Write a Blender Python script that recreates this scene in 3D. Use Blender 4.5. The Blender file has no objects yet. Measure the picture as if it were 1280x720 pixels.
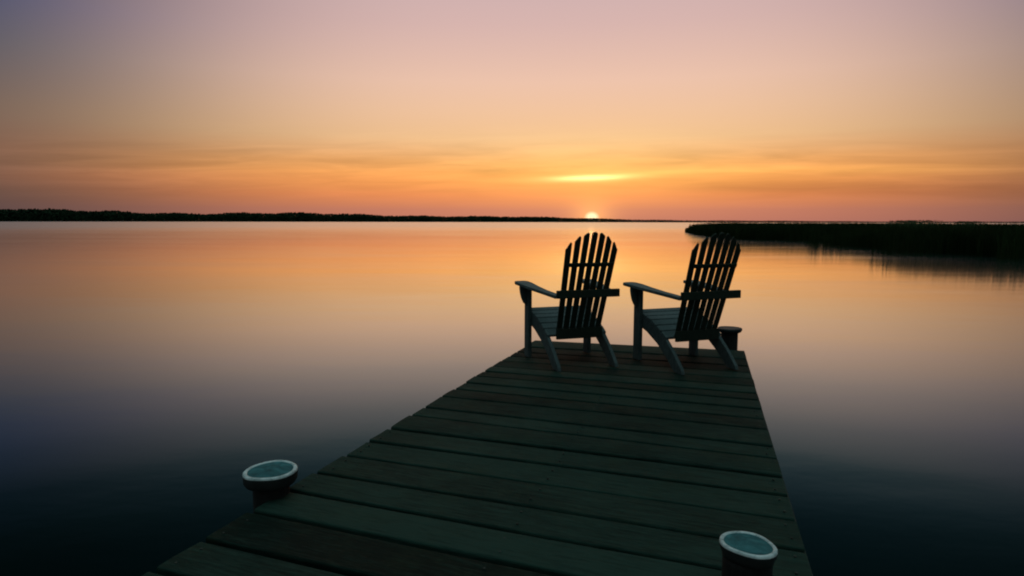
import bpy, math, random
import numpy as np
from mathutils import Vector, Matrix
R = math.radians
random.seed(7); rng = np.random.default_rng(7)
scene = bpy.context.scene
col = scene.collection

# ------------------------------------------------------------------ frame
F = 800.0 / 1280.0            # focal length / image width
H_DECK = 1.084                # eye above the deck
PITCH = math.atan(83 / 800)
ROLL = 0.0022
WATER = -0.55                 # water level below the deck top (deck top = 0)

cam_d = bpy.data.cameras.new('camera')
cam_d.sensor_width = 36; cam_d.lens = 36 * F
cam_d.clip_start = 0.05; cam_d.clip_end = 60000
cam = bpy.data.objects.new('camera', cam_d); col.objects.link(cam)
cam.location = (0, 0, H_DECK)
cam.rotation_euler = (Matrix.Rotation(R(90) - PITCH, 4, 'X') @ Matrix.Rotation(ROLL, 4, 'Z')).to_euler()
scene.camera = cam

def at(px, py, z=0.0):
    """ground point seen at a measured picture position, at height z (used to survey the deck)"""
    x, y = (px - 640) / 800, -(py - 360) / 800
    c, s = math.cos(ROLL), math.sin(ROLL)
    x, y = x * c - y * s, x * s + y * c
    cp, sp = math.cos(PITCH), math.sin(PITCH)
    d = Vector((x, cp + y * sp, -sp + y * cp))
    t = (z - H_DECK) / d.z
    return Vector((d.x * t, d.y * t, z))

# ------------------------------------------------------------------ helpers
class MB:
    def __init__(s): s.v = []; s.f = []; s.m = []; s.sm = []
    def add(s, vs, fs, mi=0, smooth=False):
        n = len(s.v); s.v += [tuple(v) for v in vs]
        for f in fs: s.f.append([n + i for i in f]); s.m.append(mi); s.sm.append(smooth)
    def build(s, name, mats, parent=None, loc=None, bevel=0):
        me = bpy.data.meshes.new(name); me.from_pydata(s.v, [], s.f)
        for m in (mats if isinstance(mats, (list, tuple)) else [mats]): me.materials.append(m)
        me.polygons.foreach_set('material_index', s.m); me.polygons.foreach_set('use_smooth', s.sm)
        me.update()
        o = bpy.data.objects.new(name, me); col.objects.link(o)
        if parent: o.parent = parent
        if loc: o.location = loc
        if bevel:
            b = o.modifiers.new('edge', 'BEVEL'); b.width = bevel; b.segments = 2; b.limit_method = 'ANGLE'; b.angle_limit = R(40)
        return o
    def prism(s, poly, a, b):
        """poly: list of 3D points (planar); extruded by vectors a..b (two offsets)"""
        n = len(poly); P = [Vector(p) + a for p in poly] + [Vector(p) + b for p in poly]
        # orient outwards
        nrm = Vector((0, 0, 0))
        for i in range(n):
            p, q = Vector(poly[i]), Vector(poly[(i + 1) % n]); nrm += p.cross(q)
        flip = nrm.dot(b - a) < 0
        fs = [list(range(n))[::-1], [n + i for i in range(n)]] + [[i, (i + 1) % n, n + (i + 1) % n, n + i] for i in range(n)]
        if flip: fs = [f[::-1] for f in fs]
        s.add(P, fs)
    def box(s, x0, x1, y0, y1, z0, z1):
        s.prism([(x0, y0, z0), (x1, y0, z0), (x1, y1, z0), (x0, y1, z0)], Vector((0, 0, 0)), Vector((0, 0, z1 - z0)))
    def beam(s, p, q, wdir, w0, w1, t):
        """tapered board from p to q; width along wdir (w0 at p, w1 at q), thickness t"""
        p, q = Vector(p), Vector(q); ax = (q - p).normalized(); wd = Vector(wdir); wd = (wd - ax * wd.dot(ax)).normalized()
        n = ax.cross(wd)
        s.prism([p - wd * w0 / 2, q - wd * w1 / 2, q + wd * w1 / 2, p + wd * w0 / 2], -n * t / 2, n * t / 2)

def empty(name, loc=(0, 0, 0), rz=0):
    o = bpy.data.objects.new(name, None); col.objects.link(o); o.location = loc; o.rotation_euler = (0, 0, rz)
    o.empty_display_size = .2
    return o
def tag(o, label=None, cat=None, group=None, kind=None):
    if label: o['label'] = label
    if cat: o['category'] = cat
    if group: o['group'] = group
    if kind: o['kind'] = kind
    return o
def copy_tree(o, parent=None):
    c = o.copy(); col.objects.link(c)
    if parent: c.parent = parent
    for ch in list(o.children): copy_tree(ch, c)
    return c

class NT:
    def __init__(s, tree): s.t = tree; s.n = tree.nodes; s.l = tree.links
    def node(s, typ, **kw):
        n = s.n.new(typ)
        for k, v in kw.items(): setattr(n, k, v)
        return n
    def put(s, sock, v):
        if isinstance(v, bpy.types.NodeSocket): s.l.new(v, sock)
        else: sock.default_value = v
    def math(s, op, a, b=None, c=None, clamp=False):
        n = s.node('ShaderNodeMath', operation=op, use_clamp=clamp); s.put(n.inputs[0], a)
        if b is not None: s.put(n.inputs[1], b)
        if c is not None: s.put(n.inputs[2], c)
        return n.outputs[0]
    def mix(s, f, a, b, mode='MIX'):
        n = s.node('ShaderNodeMix', data_type='RGBA', blend_type=mode, clamp_factor=True)
        s.put(n.inputs[0], f); s.put(n.inputs[6], a); s.put(n.inputs[7], b)
        return n.outputs[2]
    def ramp(s, f, stops, interp='LINEAR'):
        n = s.node('ShaderNodeValToRGB'); cr = n.color_ramp; cr.interpolation = interp
        while len(cr.elements) > 1: cr.elements.remove(cr.elements[-1])
        cr.elements[0].position = stops[0][0]; cr.elements[0].color = (*stops[0][1], 1)
        for p, c in stops[1:]:
            e = cr.elements.new(p); e.color = (*c, 1)
        s.put(n.inputs[0], f); return n.outputs[0]
    def noise(s, vec, scale, detail=3, rough=.5, dist=0):
        n = s.node('ShaderNodeTexNoise'); s.put(n.inputs['Vector'], vec)
        n.inputs['Scale'].default_value = scale; n.inputs['Detail'].default_value = detail
        n.inputs['Roughness'].default_value = rough; n.inputs['Distortion'].default_value = dist
        return n.outputs['Fac']
    def mapv(s, vec, scale=(1, 1, 1), rot=(0, 0, 0), loc=(0, 0, 0)):
        n = s.node('ShaderNodeMapping'); s.put(n.inputs[0], vec)
        n.inputs['Scale'].default_value = scale; n.inputs['Rotation'].default_value = rot; n.inputs['Location'].default_value = loc
        return n.outputs[0]

def srgb(r, g, b):
    f = lambda c: (c / 12.92 if c <= .04045 else ((c + .055) / 1.055) ** 2.4)
    return (f(r / 255), f(g / 255), f(b / 255))

def material(name):
    m = bpy.data.materials.new(name); m.use_nodes = True
    nt = NT(m.node_tree); b = m.node_tree.nodes['Principled BSDF']
    return m, nt, b

# ------------------------------------------------------------------ materials
def wood_mat(name, dark, light, scale=(1, 1, 1), rough=.75, bump=.25, island=.5, spec=.3, moss=0, ang=0):
    m, nt, b = material(name)
    tc = nt.node('ShaderNodeTexCoord').outputs['Object']
    geo = nt.node('ShaderNodeNewGeometry')
    rnd = geo.outputs['Random Per Island']
    off = nt.node('ShaderNodeCombineXYZ'); nt.put(off.inputs[0], nt.math('MULTIPLY', rnd, 37)); nt.put(off.inputs[1], nt.math('MULTIPLY', rnd, 11)); nt.put(off.inputs[2], nt.math('MULTIPLY', rnd, 53))
    add = nt.node('ShaderNodeVectorMath', operation='ADD'); nt.put(add.inputs[0], nt.mapv(nt.mapv(tc, (1, 1, 1), (0, 0, -ang)), scale)); nt.put(add.inputs[1], off.outputs[0])
    v = add.outputs[0]
    g = nt.noise(v, 6, 6, .65, .4); g2 = nt.noise(v, 28, 4, .6, .2)
    blot = nt.noise(tc, 2.3, 4, .6)
    f = nt.math('ADD', .5, nt.math('MULTIPLY', nt.math('SUBTRACT', nt.math('ADD', nt.math('MULTIPLY', g, .6), nt.math('MULTIPLY', g2, .4)), .5), 1.5))
    f = nt.math('ADD', f, nt.math('MULTIPLY', nt.math('SUBTRACT', rnd, .5), island))
    f = nt.math('ADD', f, nt.math('MULTIPLY', nt.math('SUBTRACT', blot, .5), .5))
    c = nt.ramp(f, [(.25, dark), (.75, light)])
    if moss:
        mm = nt.math('MULTIPLY', nt.math('SUBTRACT', nt.noise(tc, 5, 5, .7), .5), 6, clamp=True)
        c = nt.mix(nt.math('MULTIPLY', mm, moss), c, (.03, .05, .025, 1))
    nt.put(b.inputs['Base Color'], c)
    b.inputs['Roughness'].default_value = rough; b.inputs['Specular IOR Level'].default_value = spec
    bn = nt.node('ShaderNodeBump'); bn.inputs['Strength'].default_value = bump; bn.inputs['Distance'].default_value = .004
    nt.put(bn.inputs['Height'], f); nt.put(b.inputs['Normal'], bn.outputs[0])
    return m

_a, _b = at(425, 592 - 3), at(875, 667 - 1)
BOARD_ANG = math.atan2(_b.y - _a.y, _b.x - _a.x)
M_DECK = wood_mat('weathered_deck_wood', (.002, .009, .006), (.022, .052, .040), (1.1, 13, 13), .8, .8, .42, .12, .2, ang=BOARD_ANG)
M_FRAME = wood_mat('dark_joist_wood', (.02, .025, .02), (.06, .065, .055), (2, 2, 14), .8, .3, .2)
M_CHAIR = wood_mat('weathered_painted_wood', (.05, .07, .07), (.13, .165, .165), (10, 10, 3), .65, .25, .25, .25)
M_SLAT = wood_mat('silhouetted_weathered_slat_wood', (.011, .020, .012), (.03, .044, .03), (14, 14, 3), .65, .25, .3, .25)  # chair wood again, with the darkness of the backlit silhouette put into its colour
M_PILE = wood_mat('tarred_pile_wood', (.008, .008, .008), (.03, .03, .028), (14, 14, 2), .7, .6, .1, .25)

m, nt, b = material('chalky_white_rim'); M_RIM = m
tc = nt.node('ShaderNodeTexCoord').outputs['Object']
nt.put(b.inputs['Base Color'], nt.ramp(nt.noise(tc, 26, 6, .75, .6), [(.34, (.22, .28, .28)), (.5, (.60, .66, .66)), (.68, (.82, .86, .85))]))
b.inputs['Roughness'].default_value = .55
bn = nt.node('ShaderNodeBump'); bn.inputs['Strength'].default_value = .4; bn.inputs['Distance'].default_value = .003
nt.put(bn.inputs['Height'], nt.noise(tc, 30, 5)); nt.put(b.inputs['Normal'], bn.outputs[0])

m, nt, b = material('teal_cap_top'); M_TEAL = m
tc = nt.node('ShaderNodeTexCoord').outputs['Object']
nt.put(b.inputs['Base Color'], nt.ramp(nt.noise(tc, 14, 6, .7, .8), [(.32, (.006, .06, .07)), (.5, (.018, .13, .145)), (.72, (.06, .25, .27))]))
b.inputs['Roughness'].default_value = .7; b.inputs['Specular IOR Level'].default_value = .15

m, nt, b = material('black_cap_side'); M_CAP = m
tc = nt.node('ShaderNodeTexCoord').outputs['Object']
nt.put(b.inputs['Base Color'], nt.ramp(nt.noise(tc, 14, 4, .6), [(.3, (.012, .014, .014)), (.7, (.035, .04, .04))]))
b.inputs['Roughness'].default_value = .6

m, nt, b = material('lake_water'); M_WATER = m
geo = nt.node('ShaderNodeNewGeometry').outputs['Position']
b.inputs['Base Color'].default_value = (.0004, .004, .0035, 1)
b.inputs['Roughness'].default_value = .6; b.inputs['Specular IOR Level'].default_value = 0
n1 = nt.noise(nt.mapv(geo, (.45, 1.3, 1)), .5, 2, .5, .3)
n2 = nt.noise(nt.mapv(geo, (1, 2.0, 1), (0, 0, .4)), 2.6, 2, .5)
hgt = nt.math('ADD', nt.math('MULTIPLY', n1, 1.0), nt.math('MULTIPLY', n2, .12))
bn = nt.node('ShaderNodeBump'); bn.inputs['Strength'].default_value = 1; bn.inputs['Distance'].default_value = .006
nt.put(bn.inputs['Height'], hgt)
gl = nt.node('ShaderNodeBsdfGlossy'); gl.inputs['Color'].default_value = (.96, 1, 1, 1); dl = nt.node('ShaderNodeVectorMath', operation='LENGTH'); nt.put(dl.inputs[0], geo)
far = nt.math('MULTIPLY', nt.math('SUBTRACT', dl.outputs['Value'], 50), 1 / 150, clamp=True)   # open water is more ruffled than the lee of the dock
slick = nt.math('MULTIPLY', nt.math('SUBTRACT', nt.noise(nt.mapv(geo, (.05, .22, 1), (0, 0, .15)), 1.0, 4, .55, .6), .42), .16, clamp=False)
slick = nt.math('MAXIMUM', slick, 0.0)
nt.put(gl.inputs['Roughness'], nt.math('ADD', nt.math('ADD', .085, slick), nt.math('MULTIPLY', far, .12)))
nt.put(gl.inputs['Normal'], bn.outputs[0])
gl.distribution = 'MULTI_GGX'
lw = nt.node('ShaderNodeLayerWeight'); lw.inputs['Blend'].default_value = .5
fr = nt.ramp(lw.outputs['Facing'], [(0, (.012, .02, .02)), (.5, (.018, .036, .040)), (.6, (.035, .060, .065)), (.674, (.058, .108, .115)), (.72, (.155, .215, .225)), (.775, (.33, .385, .40)), (.844, (.65, .65, .65)), (.93, (.90,) * 3), (1, (1,) * 3)])
nt.put(gl.inputs['Color'], fr)
ad_ = nt.node('ShaderNodeAddShader'); nt.put(ad_.inputs[0], b.outputs[0]); nt.put(ad_.inputs[1], gl.outputs[0])
nt.put(m.node_tree.nodes['Material Output'].inputs['Surface'], ad_.outputs[0])

def plain(name, c0, c1, scale, rough=.9):
    m, nt, b = material(name)
    tc = nt.node('ShaderNodeTexCoord').outputs['Object']
    nt.put(b.inputs['Base Color'], nt.ramp(nt.noise(tc, scale, 5, .6), [(.3, c0), (.7, c1)]))
    b.inputs['Roughness'].default_value = rough; b.inputs['Specular IOR Level'].default_value = .1
    return m
M_MUD = plain('marsh_mud', (.012, .016, .008), (.035, .035, .02), .8)
M_REED = plain('marsh_reed', (.010, .026, .006), (.03, .05, .015), .6)
M_SHRUB = plain('marsh_shrub_leaf', (.02, .04, .015), (.045, .07, .025), 2)
M_FAR = plain('far_tree_foliage', (.008, .022, .010), (.02, .04, .018), .05)
M_BED = plain('lake_bed_soil', (.02, .02, .015), (.04, .04, .03), .3)

# ------------------------------------------------------------------ sky
world = bpy.data.worlds.new('World'); scene.world = world; world.use_nodes = True
nt = NT(world.node_tree); bg = world.node_tree.nodes['Background']
SUN_AZ = math.atan(99 / 800)               # to the right of the view direction
SUN_EL = R(.25)
gen = nt.node('ShaderNodeTexCoord').outputs['Generated']
nv = nt.node('ShaderNodeVectorMath', operation='NORMALIZE'); nt.put(nv.inputs[0], gen)
sx = nt.node('ShaderNodeSeparateXYZ'); nt.put(sx.inputs[0], nv.outputs[0])
az = nt.math('MULTIPLY', nt.math('ARCTAN2', sx.outputs[0], sx.outputs[1]), 57.2958)     # degrees, 0 = lake axis
el = nt.math('MULTIPLY', nt.math('ARCSINE', sx.outputs[2]), 57.2958)
elf = nt.math('POWER', nt.math('DIVIDE', nt.math('MAXIMUM', el, 0.0), 90), .5)          # sqrt spacing: more stops near the horizon
P = lambda e: (max(e, 0) / 90) ** .5
centre = [(0, (186, 118, 102)), (1.05, (200, 126, 100)), (2.35, (234, 142, 86)), (3.4, (238, 153, 82)), (4.2, (240, 162, 86)), (5.2, (239, 169, 101)),
          (7.2, (238, 190, 140)), (9.5, (237, 193, 157)), (11.9, (234, 193, 170)), (16.4, (214, 179, 173)), (18.4, (208, 176, 174)),
          (19.6, (170, 156, 160)), (21, (118, 126, 136)), (23.5, (66, 88, 98)), (28, (26, 58, 62)), (35, (12, 44, 46)), (50, (10, 40, 40)), (90, (12, 40, 40))]
edge = [(0, (.07, .055, .065)), (2, (.085, .06, .055)), (5, (.17, .09, .07)), (8, (.13, .09, .08)), (12, (.05, .065, .10)), (15, (.020, .048, .125)),
        (18, (.02, .04, .085)), (22, (.004, .013, .016)), (30, (.0015, .006, .007)), (90, (.002, .008, .008))]
cr_c = nt.ramp(elf, [(P(e), srgb(*c)) for e, c in centre])
cr_e = nt.ramp(elf, [(P(e), c) for e, c in edge])
def gauss(v, mu, sig, p=2):
    d = nt.math('ABSOLUTE', nt.math('DIVIDE', nt.math('SUBTRACT', v, mu), sig))
    return nt.math('EXPONENT', nt.math('MULTIPLY', nt.math('POWER', d, p), -1))
ga = gauss(az, 5.0, 34.5, 3.8)
sky = nt.mix(ga, cr_e, cr_c)
# cool fill added to the sky overhead and behind the viewer, lighting dock and posts
ss = lambda v, a, b2: nt.math('MULTIPLY', nt.math('SUBTRACT', v, a), 1 / (b2 - a), clamp=True)
zen = ss(el, 40.0, 66.0); bck = nt.math('MULTIPLY', ss(nt.math('ABSOLUTE', az), 85.0, 140.0), ss(el, 2.0, 14.0))
sky = nt.mix(bck, sky, (.05, .09, .09, 1))
sky = nt.mix(zen, sky, (.40, .62, .64, 1))
# long thin cloud streaks low over the lake; ev = height measured along level cloud sheets far away
ev = nt.math('MULTIPLY', nt.math('DIVIDE', sx.outputs[2], nt.math('MAXIMUM', sx.outputs[1], .05)), 57.2958)
cv = nt.node('ShaderNodeCombineXYZ'); nt.put(cv.inputs[0], nt.math('MULTIPLY', az, .11)); nt.put(cv.inputs[1], nt.math('SUBTRACT', nt.math('MULTIPLY', ev, 1.3), nt.math('MULTIPLY', az, .015)))
st = nt.math('SUBTRACT', nt.noise(cv.outputs[0], 1.0, 4, .55, .5), .5)
band = gauss(ev, 4.6, 2.2)
fac = nt.math('ADD', 1.0, nt.math('MULTIPLY', nt.math('MULTIPLY', st, band), .8))
# wisps above the sun, and the dull mauve bar under the lit streak to the right
cw = nt.node('ShaderNodeCombineXYZ'); nt.put(cw.inputs[0], nt.math('MULTIPLY', az, .16)); nt.put(cw.inputs[1], nt.math('MULTIPLY', ev, 1.1)); cw.inputs[2].default_value = 3.7
wi = nt.math('MULTIPLY', nt.math('SUBTRACT', nt.noise(cw.outputs[0], 1.0, 3, .5, .2), .52), 5, clamp=True)
wi = nt.math('MULTIPLY', nt.math('MULTIPLY', wi, gauss(ev, 5.2, .8)), gauss(az, 10, 18, 4))
fac = nt.math('MULTIPLY', fac, nt.math('SUBTRACT', 1.0, nt.math('MULTIPLY', wi, .22)))
mv = nt.math('MULTIPLY', gauss(ev, 2.9, .75), gauss(az, 28, 16, 4))
fac = nt.math('MULTIPLY', fac, nt.math('SUBTRACT', 1.0, nt.math('MULTIPLY', mv, .17)))
vm = nt.node('ShaderNodeVectorMath', operation='SCALE'); nt.put(vm.inputs[0], sky); nt.put(vm.inputs['Scale'], fac)
sky = vm.outputs[0]
def add_glow(sky, f, c, k):
    n = nt.node('ShaderNodeVectorMath', operation='SCALE'); n.inputs[0].default_value = c
    nt.put(n.inputs['Scale'], nt.math('MULTIPLY', f, k))
    a = nt.node('ShaderNodeVectorMath', operation='ADD'); nt.put(a.inputs[0], sky); nt.put(a.inputs[1], n.outputs[0])
    return a.outputs[0]
saz = math.degrees(SUN_AZ); sel = math.degrees(SUN_EL)
el_t = nt.math('SUBTRACT', el, nt.math('MULTIPLY', az, .03))
# the lit underside of the cloud bar above the sun, its fainter run to both sides, the sun's own glow and disc
br = nt.math('ADD', .55, nt.math('MULTIPLY', nt.noise(cv.outputs[0], 2.3, 3, .6), .9))
sky = add_glow(sky, nt.math('MULTIPLY', nt.math('MULTIPLY', gauss(az, 6.8, 3.0), gauss(el_t, 3.62, .24)), br), (.9, 1.1, .45), .75)
rise = nt.math('MULTIPLY', nt.math('SUBTRACT', az, 9.0), .11)
rise = nt.math('MINIMUM', rise, .75)
sky = add_glow(sky, nt.math('MULTIPLY', nt.math('MULTIPLY', gauss(az, 22.0, 15.0, 4), gauss(nt.math('SUBTRACT', ev, rise), 3.9, .38)), br), (.80, .40, .09), .22)
sky = add_glow(sky, nt.math('MULTIPLY', gauss(az, -20.0, 18.0, 4), gauss(ev, 4.0, .8)), (.9, .28, .12), .12)
sky = add_glow(sky, nt.math('MULTIPLY', gauss(az, 9.0, 15), gauss(nt.math('SUBTRACT', el, nt.math('MULTIPLY', az, .035)), 3.75, .55)), (1.0, .36, .10), .13)
sky = add_glow(sky, nt.math('MULTIPLY', gauss(az, 6.5, 9), gauss(el, 2.6, 3.2)), (1.0, .40, .06), .12)
d2 = nt.math('SQRT', nt.math('ADD', nt.math('POWER', nt.math('MULTIPLY', nt.math('SUBTRACT', az, saz), .85), 2), nt.math('POWER', nt.math('SUBTRACT', el, .36), 2)))
sky = add_glow(sky, gauss(d2, 0, 1.35, 1.5), (1.0, .50, .08), .5)
sky = add_glow(sky, nt.math('MULTIPLY', gauss(az, 7, 11), gauss(el, 4.8, 2.6)), (.6, .70, .20), .17)
disc = nt.math('SUBTRACT', 1.0, nt.math('MULTIPLY', nt.math('SUBTRACT', d2, .28), 3.2, clamp=True))
sky = add_glow(sky, disc, (.35, .60, .42), 1.0)
# physical twilight sky underneath
nish = nt.node('ShaderNodeTexSky', sky_type='NISHITA'); nish.sun_disc = False
nish.sun_elevation = SUN_EL; nish.sun_rotation = SUN_AZ
nish.altitude = 0; nish.air_density = 1; nish.dust_density = 2
n = nt.node('ShaderNodeVectorMath', operation='SCALE'); nt.put(n.inputs[0], nish.outputs[0]); n.inputs['Scale'].default_value = .01
a = nt.node('ShaderNodeVectorMath', operation='ADD'); nt.put(a.inputs[0], sky); nt.put(a.inputs[1], n.outputs[0])
nt.put(bg.inputs[0], a.outputs[0]); bg.inputs[1].default_value = 1.0

sun_d = bpy.data.lights.new('sun', 'SUN'); sun_d.energy = .003; sun_d.angle = R(.53); sun_d.color = (1, .5, .2)
sun = bpy.data.objects.new('sun', sun_d); col.objects.link(sun)
sd = Vector((math.sin(SUN_AZ) * math.cos(SUN_EL), math.cos(SUN_AZ) * math.cos(SUN_EL), math.sin(SUN_EL)))
sun.rotation_euler = sd.to_track_quat('Z', 'Y').to_euler(); sun.location = (0, -3, 8)

# ------------------------------------------------------------------ water, lake bed
def disc_sheet(name, r, z, mat, kind='structure', label=None, cat=None):
    mb = MB(); rs = [0, 40, 400, 3000, r]; n = 64
    vs = [(0, 0, z)]; fs = []
    for rr in rs[1:]:
        vs += [(rr * math.cos(2 * PI * i / n), rr * math.sin(2 * PI * i / n), z) for i in range(n)]
    for i in range(n): fs.append([0, 1 + i, 1 + (i + 1) % n])
    for k in range(len(rs) - 2):
        for i in range(n):
            a, b2 = 1 + k * n + i, 1 + k * n + (i + 1) % n
            fs.append([a, a + n, b2 + n, b2])
    mb.add(vs, fs); o = mb.build(name, mat); tag(o, label, cat, kind=kind); return o
PI = math.pi
disc_sheet('water', 22000, WATER, M_WATER, label='calm dark lake reflecting the orange sunset', cat='lake')
disc_sheet('ground', 22000, WATER - 3.0, M_BED, label='lake bed under the water', cat='ground')

# ------------------------------------------------------------------ dock
# board joints surveyed as (picture height at x=725, slope); near ones carry on behind the eye
joints = [(428, .049), (437, .055), (444.5, .062), (451, .070), (458, .074), (466, .078), (473.5, .082), (481.5, .086), (490.5, .090), (501, .098),
          (513.2, .103), (530.6, .112), (543.7, .119), (564.1, .124), (585.6, .130), (611, .145), (642.6, .160), (678.7, .181), (722.7, .203), (781, .228)]
def line_pts(yc, m):
    return at(725 - 300, yc - 300 * m), at(725 + 150, yc + 150 * m)
lA, lB = at(657.5, 432.5), at(322, 634)
rA, rB = at(930, 438.5), at(1007, 690)
def isect(p, q, a, b2):
    d, e = q - p, b2 - a
    den = d.x * e.y - d.y * e.x
    t = ((a.x - p.x) * e.y - (a.y - p.y) * e.x) / den
    return p + d * t
ends = []
for yc, m in joints:
    p, q = line_pts(yc, m); ends.append((isect(p, q, lA, lB), isect(p, q, rA, rB)))
dl = (lB - lA).normalized(); dr = (rB - rA).normalized()
for k in range(14):
    L, Rr = ends[-1]; w = .205 + random.uniform(-.01, .015)
    ends.append((L + dl * w * .99, Rr + dr * w * 1.0))
dock = empty('wooden_dock', (0, 0, 0))
tag(dock, 'weathered wooden plank dock running out over the lake under two chairs', 'dock')
mb = MB()
TH = .038
for i in range(len(ends) - 1):
    (L0, R0), (L1, R1) = ends[i], ends[i + 1]
    gap = random.uniform(.008, .016)
    ax = (R0 - L0).normalized()
    f = (L1 - L0); f = (f - ax * f.dot(ax)).normalized()
    jl, jr = random.uniform(-.005, .005), random.uniform(-.005, .005)
    N = 16
    dz0, dz1 = random.uniform(-.002, .003), random.uniform(-.002, .003)
    tilt = random.uniform(-.004, .004)
    cup = random.uniform(-.002, .003)
    a0, a1 = L0 + dl * gap, R0 + dr * gap
    b0, b1 = L1 - dl * gap, R1 - dr * gap
    b0 = a0 + (b0 - a0); ph = random.uniform(0, 6)
    prof = [(0, -TH), (0, -.007), (.012, -.002), (.04, 0), (.25, cup * .7), (.5, cup), (.75, cup * .7), (.96, 0), (.988, -.002), (1, -.007), (1, -TH)]
    vs = []; np_ = len(prof)
    for k in range(N + 1):
        t = k / N
        A = a0.lerp(a1, t) - ax * jl * (1 - t) + ax * jr * t; B = b0.lerp(b1, t) - ax * jl * (1 - t) + ax * jr * t
        wv = .0022 * math.sin(5 * t + ph) + .001 * math.sin(13 * t + ph * 2)
        for (u, zz) in prof:
            p = A.lerp(B, u); e = wv * (1 if u < .5 else -1) * (1 if abs(u - .5) > .4 else 0)
            vs.append((p.x + f.x * e, p.y + f.y * e, zz + dz0 * (1 - t) + dz1 * t + tilt * (u - .5)))
    fs = []
    for k in range(N):
        for j in range(np_ - 1):
            a, c = k * np_ + j, (k + 1) * np_ + j
            fs.append([a, c, c + 1, a + 1])
        fs.append([k * np_ + np_ - 1, (k + 1) * np_ + np_ - 1, (k + 1) * np_, k * np_])
    fs.append(list(range(np_))); fs.append([N * np_ + j for j in range(np_)][::-1])
    mb.add(vs, fs)
for i in range(len(ends) - 1):
    for frac in (.02, .5, .98):
        for u in (.27, .73):
            a = ends[i][0].lerp(ends[i][1], frac); b2 = ends[i + 1][0].lerp(ends[i + 1][1], frac)
            c = a.lerp(b2, u + random.uniform(-.04, .04)); c.x += random.uniform(-.01, .01); n = 8
            mb.add([(c.x + .0045 * math.cos(2 * PI * k / n), c.y + .0045 * math.sin(2 * PI * k / n), zz) for zz in (-.004, .0032) for k in range(n)],
                   [[k, (k + 1) % n, n + (k + 1) % n, n + k] for k in range(n)] + [[n + k for k in range(n)]], mi=1)
mb.build('deck_boards', [M_DECK, M_FRAME], dock)
# joists under the boards, fascia board at the far end
def line_at(pA, d, t): return pA + d * t
LEN = 9.5
for frac, nm in ((.004, 'side_joist'), (.5, 'centre_joist'), (.996, 'side_joist')):
    p = ends[0][0].lerp(ends[0][1], frac); q = ends[-1][0].lerp(ends[-1][1], frac)
    ax = (q - p).normalized()
    p = p + ax * .05
    side = Vector((ax.y, -ax.x, 0))
    j = MB(); j.prism([p - side * .022, q - side * .022, q + side * .022, p + side * .022], Vector((0, 0, -TH - .004 - .19)), Vector((0, 0, -TH - .004)))
    j.build(nm.replace('centre_', '') if 'centre' in nm else 'joist', M_FRAME, dock)
p, q = ends[0][0], ends[0][1]; ax = (q - p).normalized(); n_ = Vector((-ax.y, ax.x, 0))
j = MB(); a_ = p + ax * .01 - n_ * .004; b_ = q - ax * .01 - n_ * .004
j.prism([a_ - n_ * .04, b_ - n_ * .04, b_, a_], Vector((0, 0, -TH - .004 - .16)), Vector((0, 0, -TH - .002)))
j.build('end_beam', M_FRAME, dock)
# piles that carry the deck
for t in (.12, .5, .9):
    for frac in (.08, .92):
        c = ends[0][0].lerp(ends[0][1], frac).lerp(ends[-1][0].lerp(ends[-1][1], frac), t)
        j = MB(); n = 16
        zt, zb = -TH - .2, WATER - 2.6
        vs = [(c.x + .075 * math.cos(2 * PI * i / n), c.y + .075 * math.sin(2 * PI * i / n), z) for z in (zb, zt) for i in range(n)]
        j.add(vs, [[i, (i + 1) % n, n + (i + 1) % n, n + i] for i in range(n)] + [[n + i for i in range(n)], list(range(n))[::-1]])
        j.build('pile', M_PILE, dock)
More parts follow.
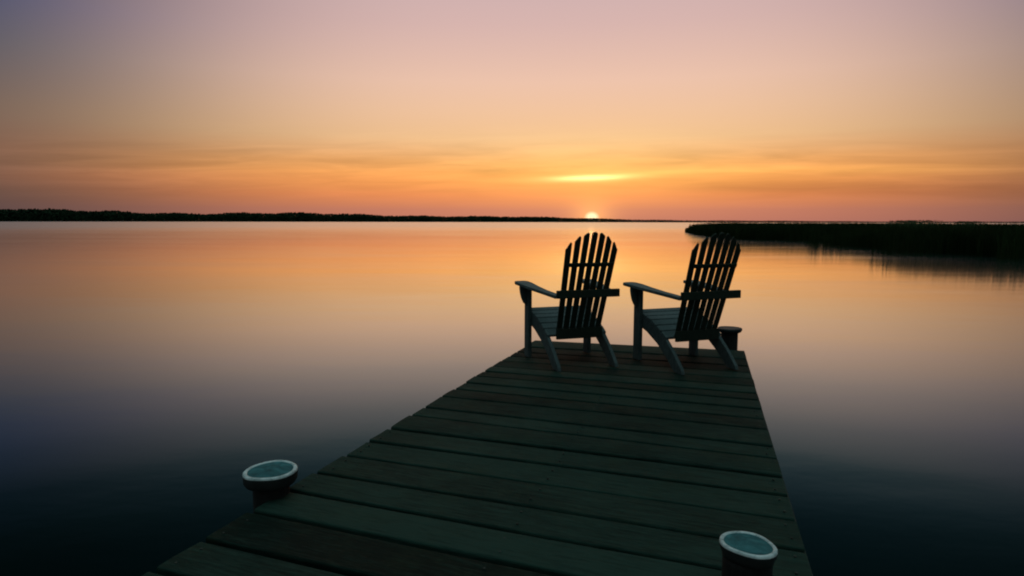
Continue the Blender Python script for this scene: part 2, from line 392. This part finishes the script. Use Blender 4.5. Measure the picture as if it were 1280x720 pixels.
# ------------------------------------------------------------------ mooring posts with pale-rimmed caps
def post(loc, ztop, r_post, r_cap, stretch, label, seed, tiltx=0, tilty=0, cap_h=.045, rotz=0, rim_m=None, top_m=None):
    rr = random.Random(seed)
    root = empty('mooring_post', (loc.x, loc.y, 0), rotz)
    tag(root, label, 'post', 'mooring posts along the dock')
    n = 64; ph_ = rr.random() * 6
    lob = [1 + .035 * math.sin(2 * a + ph_) + .028 * math.sin(3 * a + seed) + .010 * math.sin(5 * a + seed * 2) for a in [2 * PI * i / n for i in range(n)]]
    def ring(r, z, k=1.0, wob=1.0, st=stretch):
        out = []
        for i in range(n):
            a = 2 * PI * i / n; q = r * (1 + (lob[i] - 1) * wob)
            x, y = q * math.cos(a), q * st * math.sin(a)
            out.append((x, y, z + x * tiltx + y * tilty))
        return out
    def tube(mb, rings, cap0=False, cap1=False):
        vs = [v for r_ in rings for v in r_]; fs = []
        for k in range(len(rings) - 1):
            for i in range(n):
                a, b2 = k * n + i, k * n + (i + 1) % n
                fs.append([a, b2, b2 + n, a + n])
        if cap0: fs.append(list(range(n))[::-1])
        if cap1: fs.append([(len(rings) - 1) * n + i for i in range(n)])
        mb.add(vs, fs, smooth=True)
    zc = ztop - cap_h
    s2 = 1 + (stretch - 1) * .6
    mb = MB(); tube(mb, [ring(r_post * 1.02, WATER - 2.5, wob=.5, st=s2), ring(r_post, WATER, wob=.5, st=s2), ring(r_post, zc - .03, wob=.5, st=s2), ring(r_post * .99, zc + .004, wob=.6, st=s2)], True, True)
    pile = mb.build('pile', M_PILE, root)
    mb = MB(); tube(mb, [ring(r_post * 1.01, zc - .012), ring(r_cap * .90, zc - .002), ring(r_cap * .985, zc + .012), ring(r_cap, ztop - .006)], True, False)
    # ring closing the cap at its top edge down to the recess
    cap = mb.build('cap', M_CAP, root)
    mb = MB(); tube(mb, [ring(r_cap, ztop - .006), ring(r_cap * .99, ztop - .001), ring(r_cap * .95, ztop + .002), ring(r_cap * .89, ztop + .0018), ring(r_cap * .85, ztop + .0005), ring(r_cap * .825, ztop - .004)])
    mb.build('rim', rim_m or M_RIM, cap)
    mb = MB(); tube(mb, [ring(r_cap * .84, ztop - .0012), ring(r_cap * .5, ztop - .0005), ring(r_cap * .05, ztop)], False, True)
    mb.build('cap_top', top_m or M_TEAL, cap)
    return root
pl = at(338.5, 587, .10)
post(pl, .10, .068, .098, 1.16, 'dark round mooring post with pale-rimmed teal cap beside the left edge of the dock', 3, tilty=-.03, cap_h=.05)
pr = at(935, 679, .15)
post(pr, .15, .068, .077, 1.22, 'dark mooring post with pale-rimmed teal cap standing on the near right of the planks', 5, tilty=-.10, cap_h=.03)
pf = at(912, 410, .165)
post(pf, .165, .070, .10, 1.0, 'squat mooring post with all-dark cap behind the right chair at the dock corner', 8, cap_h=.03, rim_m=M_CAP, top_m=M_CAP)

# ------------------------------------------------------------------ chairs
def make_chair():
    root = empty('adirondack_chair')
    # side stringers: carry the seat, curve down to the deck as back legs
    for s in (-1, 1):
        st = MB(); x = s * .232
        poly = [(.035, .375), (.035, .275), (-.10, .235), (-.24, .172), (-.36, .095), (-.475, 0), (-.575, 0), (-.565, .03), (-.46, .135), (-.34, .235), (-.15, .322)]
        st.prism([(x, y, z) for y, z in poly], Vector((-.014, 0, 0)), Vector((.014, 0, 0)))
        st.build('rear_leg', M_CHAIR, root, bevel=.004)
        fl = MB(); x = s * .262
        fl.prism([(x, -.045, 0), (x, .045, 0), (x, .045, .572), (x, -.045, .572)], Vector((-.0155, 0, 0)), Vector((.0155, 0, 0)))
        fl.build('front_leg', M_CHAIR, root, bevel=.004)
        br = MB(); x0 = s * .2785
        prof = [(x0, .572), (x0 + s * .055, .572), (x0 + s * .055, .55), (x0 + s * .050, .515), (x0 + s * .040, .475), (x0 + s * .024, .44), (x0, .415)]
        br.prism([(px, -.002, pz) for px, pz in prof], Vector((0, -.014, 0)), Vector((0, .018, 0)))
        # armrest: paddle, broad at the front, narrow at the back; slopes down a little to the rear
        ar = MB(); o = []
        outer = [(.145, .275), (.14, .31), (.12, .335), (.08, .345), (0, .342), (-.15, .325), (-.32, .295), (-.533, .258)]
        inner = [(-.533, .20), (-.32, .228), (-.15, .232), (0, .228), (.09, .226), (.13, .236), (.145, .258)]
        z = lambda y: .585 + (.004 if y > 0 else y * .085)
        pts2 = outer + inner
        top = [(s * xx, yy, z(yy) + .012) for yy, xx in pts2]; bot = [(s * xx, yy, z(yy) - .012) for yy, xx in pts2]
        n = len(pts2)
        fs = [[i for i in range(n)], [n + i for i in range(n)][::-1]] + [[i, n + i, n + (i + 1) % n, (i + 1) % n] for i in range(n)]
        if s > 0: fs = [f[::-1] for f in fs]
        fs = [f[::-1] for f in fs]
        ar.add(top + bot, fs)
        arm = ar.build('armrest', M_CHAIR, root, bevel=.004)
        br.build('bracket', M_CHAIR, arm, bevel=.003)
    # seat: slats following the top of the stringers
    se = MB(); ys = [.048, -.022, -.092, -.162, -.232, -.302, -.372]
    def zt(y):
        P2 = [(.06, .374), (-.15, .322), (-.34, .235), (-.46, .135)]
        for (ya, za), (yb, zb) in zip(P2, P2[1:]):
            if y >= yb: return za + (zb - za) * (y - ya) / (yb - ya)
        return P2[-1][1]
    for y in ys[:-1]:
        y0, y1 = y, y - .060
        hw = .275 if y == ys[0] or y < -.06 else .244
        hw = .247
        se.prism([(-hw, y0, zt(y0) + .001), (-hw, y1, zt(y1) + .001), (-hw, y1, zt(y1) + .020), (-hw, y0, zt(y0) + .020)], Vector((0, 0, 0)), Vector((2 * hw, 0, 0)))
    seat = se.build('seat', M_CHAIR, root, bevel=.004)
    ap = MB(); ap.box(-.246, .246, .050, .070, .27, .37); ap.build('front_apron', M_CHAIR, root, bevel=.003)
    # backrest: seven fanned slats whose tops follow an arch
    B0 = Vector((0, -.375, .235)); TOP = Vector((0, -.640, .985))
    up = (TOP - B0); Lb = up.length; u = up.normalized(); nrm = Vector((0, u.z, -u.y))   # nrm: towards the sitter
    bk = MB()
    nS = 7
    for i in range(nS):
        k = (i - 3) / 3
        xb, xt = k * .158, k * .184
        def tl(x): return Lb + .025 - .118 * (x / .2) ** 2
        conc = .012 * k * k
        w = .043
        def pt(x, l): return Vector((x, B0.y, B0.z)) + u * l + nrm * (conc * (l / Lb))
        bl, brr = pt(xb - w / 2, 0), pt(xb + w / 2, 0)
        xtl, xtr = xt - w / 2, xt + w / 2
        n0, n1 = tl(xtl), tl(xtr)
        r_ = .009
        poly = [bl, brr, pt(xtr, n1 - .012), pt(xtr - r_, n1 - .002), pt((xtl + xtr) / 2, (n0 + n1) / 2 + .001), pt(xtl + r_, n0 - .002), pt(xtl, n0 - .012)]
        bk.prism(poly, -nrm * .0065, nrm * .0065)
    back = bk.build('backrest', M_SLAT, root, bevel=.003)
    def rail(l, hw, h, t, name, parent, off=-.007):
        r2 = MB(); c = B0 + u * l + nrm * (off - t)
        r2.prism([c + Vector((-hw, 0, 0)) - u * h / 2, c + Vector((hw, 0, 0)) - u * h / 2, c + Vector((hw, 0, 0)) + u * h / 2, c + Vector((-hw, 0, 0)) + u * h / 2], nrm * 0, nrm * t)
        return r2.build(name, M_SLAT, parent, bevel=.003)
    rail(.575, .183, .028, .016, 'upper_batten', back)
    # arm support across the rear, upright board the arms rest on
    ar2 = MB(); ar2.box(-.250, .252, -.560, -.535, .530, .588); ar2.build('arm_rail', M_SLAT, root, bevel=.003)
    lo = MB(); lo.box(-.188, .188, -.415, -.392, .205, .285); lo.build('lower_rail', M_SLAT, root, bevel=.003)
    return root
c1 = make_chair(); c1.location = (.377, 5.155, .004); c1.rotation_euler = (0, 0, .335)
tag(c1, 'slatted wooden adirondack chair facing the sunset, nearer the left edge of the dock', 'chair', 'adirondack chairs at the end of the dock')
c2 = copy_tree(c1); c2.location = (1.238, 5.067, .004); c2.rotation_euler = (0, 0, .35)
tag(c2, 'slatted wooden adirondack chair standing beside the squat post at the right corner of the dock', 'chair', 'adirondack chairs at the end of the dock')

# ------------------------------------------------------------------ marsh on the right
SP = [(858, 290), (878, 294), (930, 299.5), (1046, 301.5), (1078, 308), (1150, 314.5), (1262, 320.5), (1420, 326)]
shore = [((px - 640) / 800 * 1304 / (y - 277.5), 1304 / (y - 277.5)) for px, y in SP] + [(32, 14), (60, 6), (260, 5), (420, 300), (330, 420), (150, 330), (70, 200), (36, 126)]
def inside(x, y, poly):
    c = False; j = len(poly) - 1
    for i in range(len(poly)):
        xi, yi = poly[i]; xj, yj = poly[j]
        if (yi > y) != (yj > y) and x < (xj - xi) * (y - yi) / (yj - yi) + xi: c = not c
        j = i
    return c
# rounded and roughened outline
out = []
for i in range(len(shore)):
    a, b2 = Vector(shore[i]), Vector(shore[(i + 1) % len(shore)])
    m_ = max(2, int((b2 - a).length / 4)); m_ = min(m_, 30)
    for k in range(m_):
        p = a.lerp(b2, k / m_); w = min(1.2, (b2 - a).length * .03)
        out.append((p.x + random.uniform(-w, w), p.y + random.uniform(-w, w)))
mb = MB(); n = len(out)
cx = sum(p[0] for p in out) / n; cy = sum(p[1] for p in out) / n
vs = [(x, y, WATER - .4) for x, y in out] + [(x + (cx - x) * .012, y + (cy - y) * .012, WATER + .06) for x, y in out]
fs = [[i, (i + 1) % n, n + (i + 1) % n, n + i] for i in range(n)] + [[n + i for i in range(n)]]
mb.add(vs, fs); o = mb.build('marsh_ground', M_MUD); tag(o, kind='structure', label='low muddy marsh ground under the reeds on the right shore', cat='ground')

def reed_cloud(N, bounds, hfun, wfun, test):
    V = []; Fc = []
    c = 0; xs = []
    while c < N:
        x = random.uniform(*bounds[0]); y = random.uniform(*bounds[1])
        if test(x, y): xs.append((x, y)); c += 1
    for x, y in xs:
        h = hfun(x, y) ; w = wfun(x, y); a = random.uniform(0, PI); dx, dy = math.cos(a) * w / 2, math.sin(a) * w / 2
        lx, ly = random.gauss(0, .13) * h, random.gauss(0, .13) * h; z0 = WATER - .05
        n0 = len(V)
        V += [(x - dx, y - dy, z0), (x + dx, y + dy, z0), (x + dx * .8 + lx * .3, y + dy * .8 + ly * .3, z0 + h * .55), (x - dx * .8 + lx * .3, y - dy * .8 + ly * .3, z0 + h * .55), (x + lx, y + ly, z0 + h)]
        Fc += [[n0, n0 + 1, n0 + 2, n0 + 3], [n0 + 3, n0 + 2, n0 + 4]]
    return V, Fc
edge_pts = [Vector((x, y)) for x, y in out]
def inside_m(x, y): return inside(x, y, out)
def hump(x, y):
    return .10 * math.sin(x * .21 + y * .13) + .06 * math.sin(x * .63 - y * .37)
V = []; Fc = []
# dense fringe along the water's edge that the dock looks at
fringe = out[:]
def along(i0, i1, n, depth, hs, ws, outw=0):
    global V, Fc
    seg = []
    tot = 0
    for i in range(i0, i1):
        a, b2 = Vector(shore[i % len(shore)]), Vector(shore[(i + 1) % len(shore)]); seg.append((a, b2, (b2 - a).length)); tot += (b2 - a).length
    for _ in range(n):
        t = random.uniform(0, tot)
        for a, b2, l in seg:
            if t <= l: break
            t -= l
        p = a.lerp(b2, t / l); d = (b2 - a).normalized(); nn = Vector((-d.y, d.x))
        if not inside(p.x + nn.x * .5, p.y + nn.y * .5, shore): nn = -nn
        q = p + nn * ((abs(random.gauss(0, 1)) * depth - .4) if not outw else -outw * max(0, math.sin(t * 1.7) + math.sin(t * .63 + 1) + .3) * random.random())
        h = hs * (1 + hump(q.x, q.y)) * random.uniform(.72, 1.04) * min(1, .5 + .5 * ((q.x - shore[0][0]) ** 2 + (q.y - shore[0][1]) ** 2) ** .5 / 14); w = ws * random.uniform(.6, 1.4)
        a_ = random.uniform(0, PI); dx, dy = math.cos(a_) * w / 2, math.sin(a_) * w / 2
        lx, ly = random.gauss(0, .11) * h, random.gauss(0, .11) * h; z0 = WATER - .1
        n0 = len(V)
        V += [(q.x - dx, q.y - dy, z0), (q.x + dx, q.y + dy, z0), (q.x + dx * .8 + lx * .3, q.y + dy * .8 + ly * .3, z0 + h * .6), (q.x - dx * .8 + lx * .3, q.y - dy * .8 + ly * .3, z0 + h * .6), (q.x + lx, q.y + ly, z0 + h)]
        Fc += [[n0, n0 + 1, n0 + 2, n0 + 3], [n0 + 3, n0 + 2, n0 + 4]]
along(3, 9, 26000, 1.8, 1.56, .035)
along(0, 3, 14000, 2.6, 1.55, .05)
along(14, 16, 5000, 4.0, 1.5, .08)
along(3, 7, 3000, 1, 1.4, .035, outw=1.7)
v2, f2 = reed_cloud(16000, ((22, 140), (12, 240)), lambda x, y: (1.56 + hump(x, y)) * random.uniform(.75, 1.06), lambda x, y: .05 + .0016 * y, inside_m)
n0 = len(V); V += v2; Fc += [[i + n0 for i in f] for f in f2]
me = bpy.data.meshes.new('reeds'); me.from_pydata(V, [], Fc); me.materials.append(M_REED)
o = bpy.data.objects.new('reeds', me); col.objects.link(o)
tag(o, 'dense dark marsh reeds along the right shore of the lake', 'reeds', kind='stuff')

# low shrubs rising just over the reeds
def shrub(x, y, h, r, label, seed):
    rr = random.Random(seed); root = empty('shrub', (x, y, WATER)); tag(root, label, 'shrub', 'shrubs on the marsh')
    st = MB()
    for k in range(5):
        a = rr.uniform(0, 2 * PI); st.beam((0.05 * math.cos(a), .05 * math.sin(a), -.05), (r * .6 * math.cos(a), r * .6 * math.sin(a), h * .8), (0, 0, 1) if False else (math.sin(a), -math.cos(a), 0), .06, .02, .03)
    st.build('stem', M_FRAME, root)
    fo = MB()
    for k in range(1800):
        a = rr.uniform(0, 2 * PI); q = rr.random() ** .5; zz = h * (.35 + .65 * rr.random() ** .8)
        rad = r * q * math.sqrt(max(.05, 1 - ((zz / h - .6) / .55) ** 2)) * (1 + .25 * math.sin(3 * a + seed))
        c = Vector((rad * math.cos(a), rad * math.sin(a), zz)); s_ = rr.uniform(.04, .09)
        d1 = Vector((rr.gauss(0, 1), rr.gauss(0, 1), rr.gauss(0, 1))).normalized(); d2 = d1.orthogonal().normalized()
        fo.add([c - d1 * s_, c + d2 * s_ * .6, c + d1 * s_, c - d2 * s_ * .6], [[0, 1, 2, 3]])
    fo.build('foliage', M_SHRUB, root)
def mx(px, D): return (px - 640) / 800 * D
shrub(mx(1128, 70), 70, 1.85, 1.7, 'low dark shrub rising just above the reeds on the right marsh, leftmost of three', 1)
shrub(mx(1150, 75), 75, 1.9, 2.4, 'broadest low shrub rising above the reeds on the right marsh, middle of three', 2)
shrub(mx(1206, 72), 72, 1.78, 1.5, 'small dark shrub on the right marsh, rightmost of three', 3)

# ------------------------------------------------------------------ far shore
def H_at(px):   # wooded skyline height above the horizon, picture-measured, in 1/800 rad
    K = [(-400, 12), (-60, 13), (20, 14), (40, 15), (62, 13), (140, 12), (260, 10.5), (400, 9.5), (560, 7.5), (700, 5.2), (800, 3.4), (880, 2.3), (1000, 1.8), (1300, 1.5), (1700, 1.5)]
    for (a, ha), (b2, hb) in zip(K, K[1:]):
        if px <= b2: return ha + (hb - ha) * (px - a) / (b2 - a)
    return K[-1][1]
def D_at(px): return 900 + max(0, (px + 100)) * 1.5
land = MB(); top = []; vs = []
px_l = list(range(-500, 1701, 20))
for px in px_l:
    D = D_at(px); w = random.uniform(-6, 6)
    for dd, z in ((-14 + w, WATER - .8), (-8 + w, WATER + .3), (160, WATER + 1.2), (175, WATER - .8)):
        vs.append((mx(px, D + dd), D + dd, z))
fs = []
for i in range(len(px_l) - 1):
    for j in range(3):
        a = i * 4 + j; fs.append([a, a + 4, a + 5, a + 1])
land.add(vs, fs); o = land.build('far_shore', M_BED); tag(o, kind='structure', label='low far shore beneath the distant trees', cat='shore')
# the wood on it: leafy clumps heaped into crowns of uneven height
V = []; Fc = []
px = -480.0
while px < 1690:
    D = D_at(px)
    for row in range(3):
        D2 = D + row * 22 + random.uniform(-6, 6)
        h = H_at(px) * (1 + .10 * math.sin(px * .021) + .07 * math.sin(px * .083 + 2) + .02 * math.sin(px * .31)) / 800 * D2 * (random.uniform(.87, 1.0) if row else random.uniform(.55, .9)) + 1.3
        r = random.uniform(.32, .5) * h + 1
        X0 = mx(px + random.uniform(-1, 1), D2)
        nl = 46
        for k in range(nl):
            a = random.uniform(0, 2 * PI); q = random.random() ** .5
            tz = random.random(); rad = r * q * (1 - .55 * tz * tz)
            z = WATER + h * (tz * .95 + .03)
            c = Vector((X0 + rad * math.cos(a), D2 + rad * math.sin(a), z)); s_ = h * .10 * random.uniform(.6, 1.3)
            d1 = Vector((random.gauss(0, 1), random.gauss(0, .6), random.gauss(0, .8))).normalized(); d2 = d1.orthogonal().normalized()
            n0 = len(V); V += [c - d1 * s_, c + d2 * s_ * .8, c + d1 * s_, c - d2 * s_ * .8]; Fc.append([n0, n0 + 1, n0 + 2, n0 + 3])
    px += max(1.1, .35 * H_at(px) * .5)
me = bpy.data.meshes.new('woods'); me.from_pydata([tuple(v) for v in V], [], Fc); me.materials.append(M_FAR)
o = bpy.data.objects.new('woods', me); col.objects.link(o)
tag(o, 'thin dark line of distant woods along the far shore', 'woods', kind='stuff')

# ------------------------------------------------------------------ render settings
scene.view_settings.view_transform = 'Standard'; scene.view_settings.look = 'None'
scene.view_settings.exposure = 0; scene.view_settings.gamma = 1; scene.view_settings.use_curve_mapping = False
scene.cycles.use_denoising = True
scene.cycles.filter_width = 2.0
scene.cycles.max_bounces = 6
scene.cycles.caustics_reflective = False; scene.cycles.caustics_refractive = False
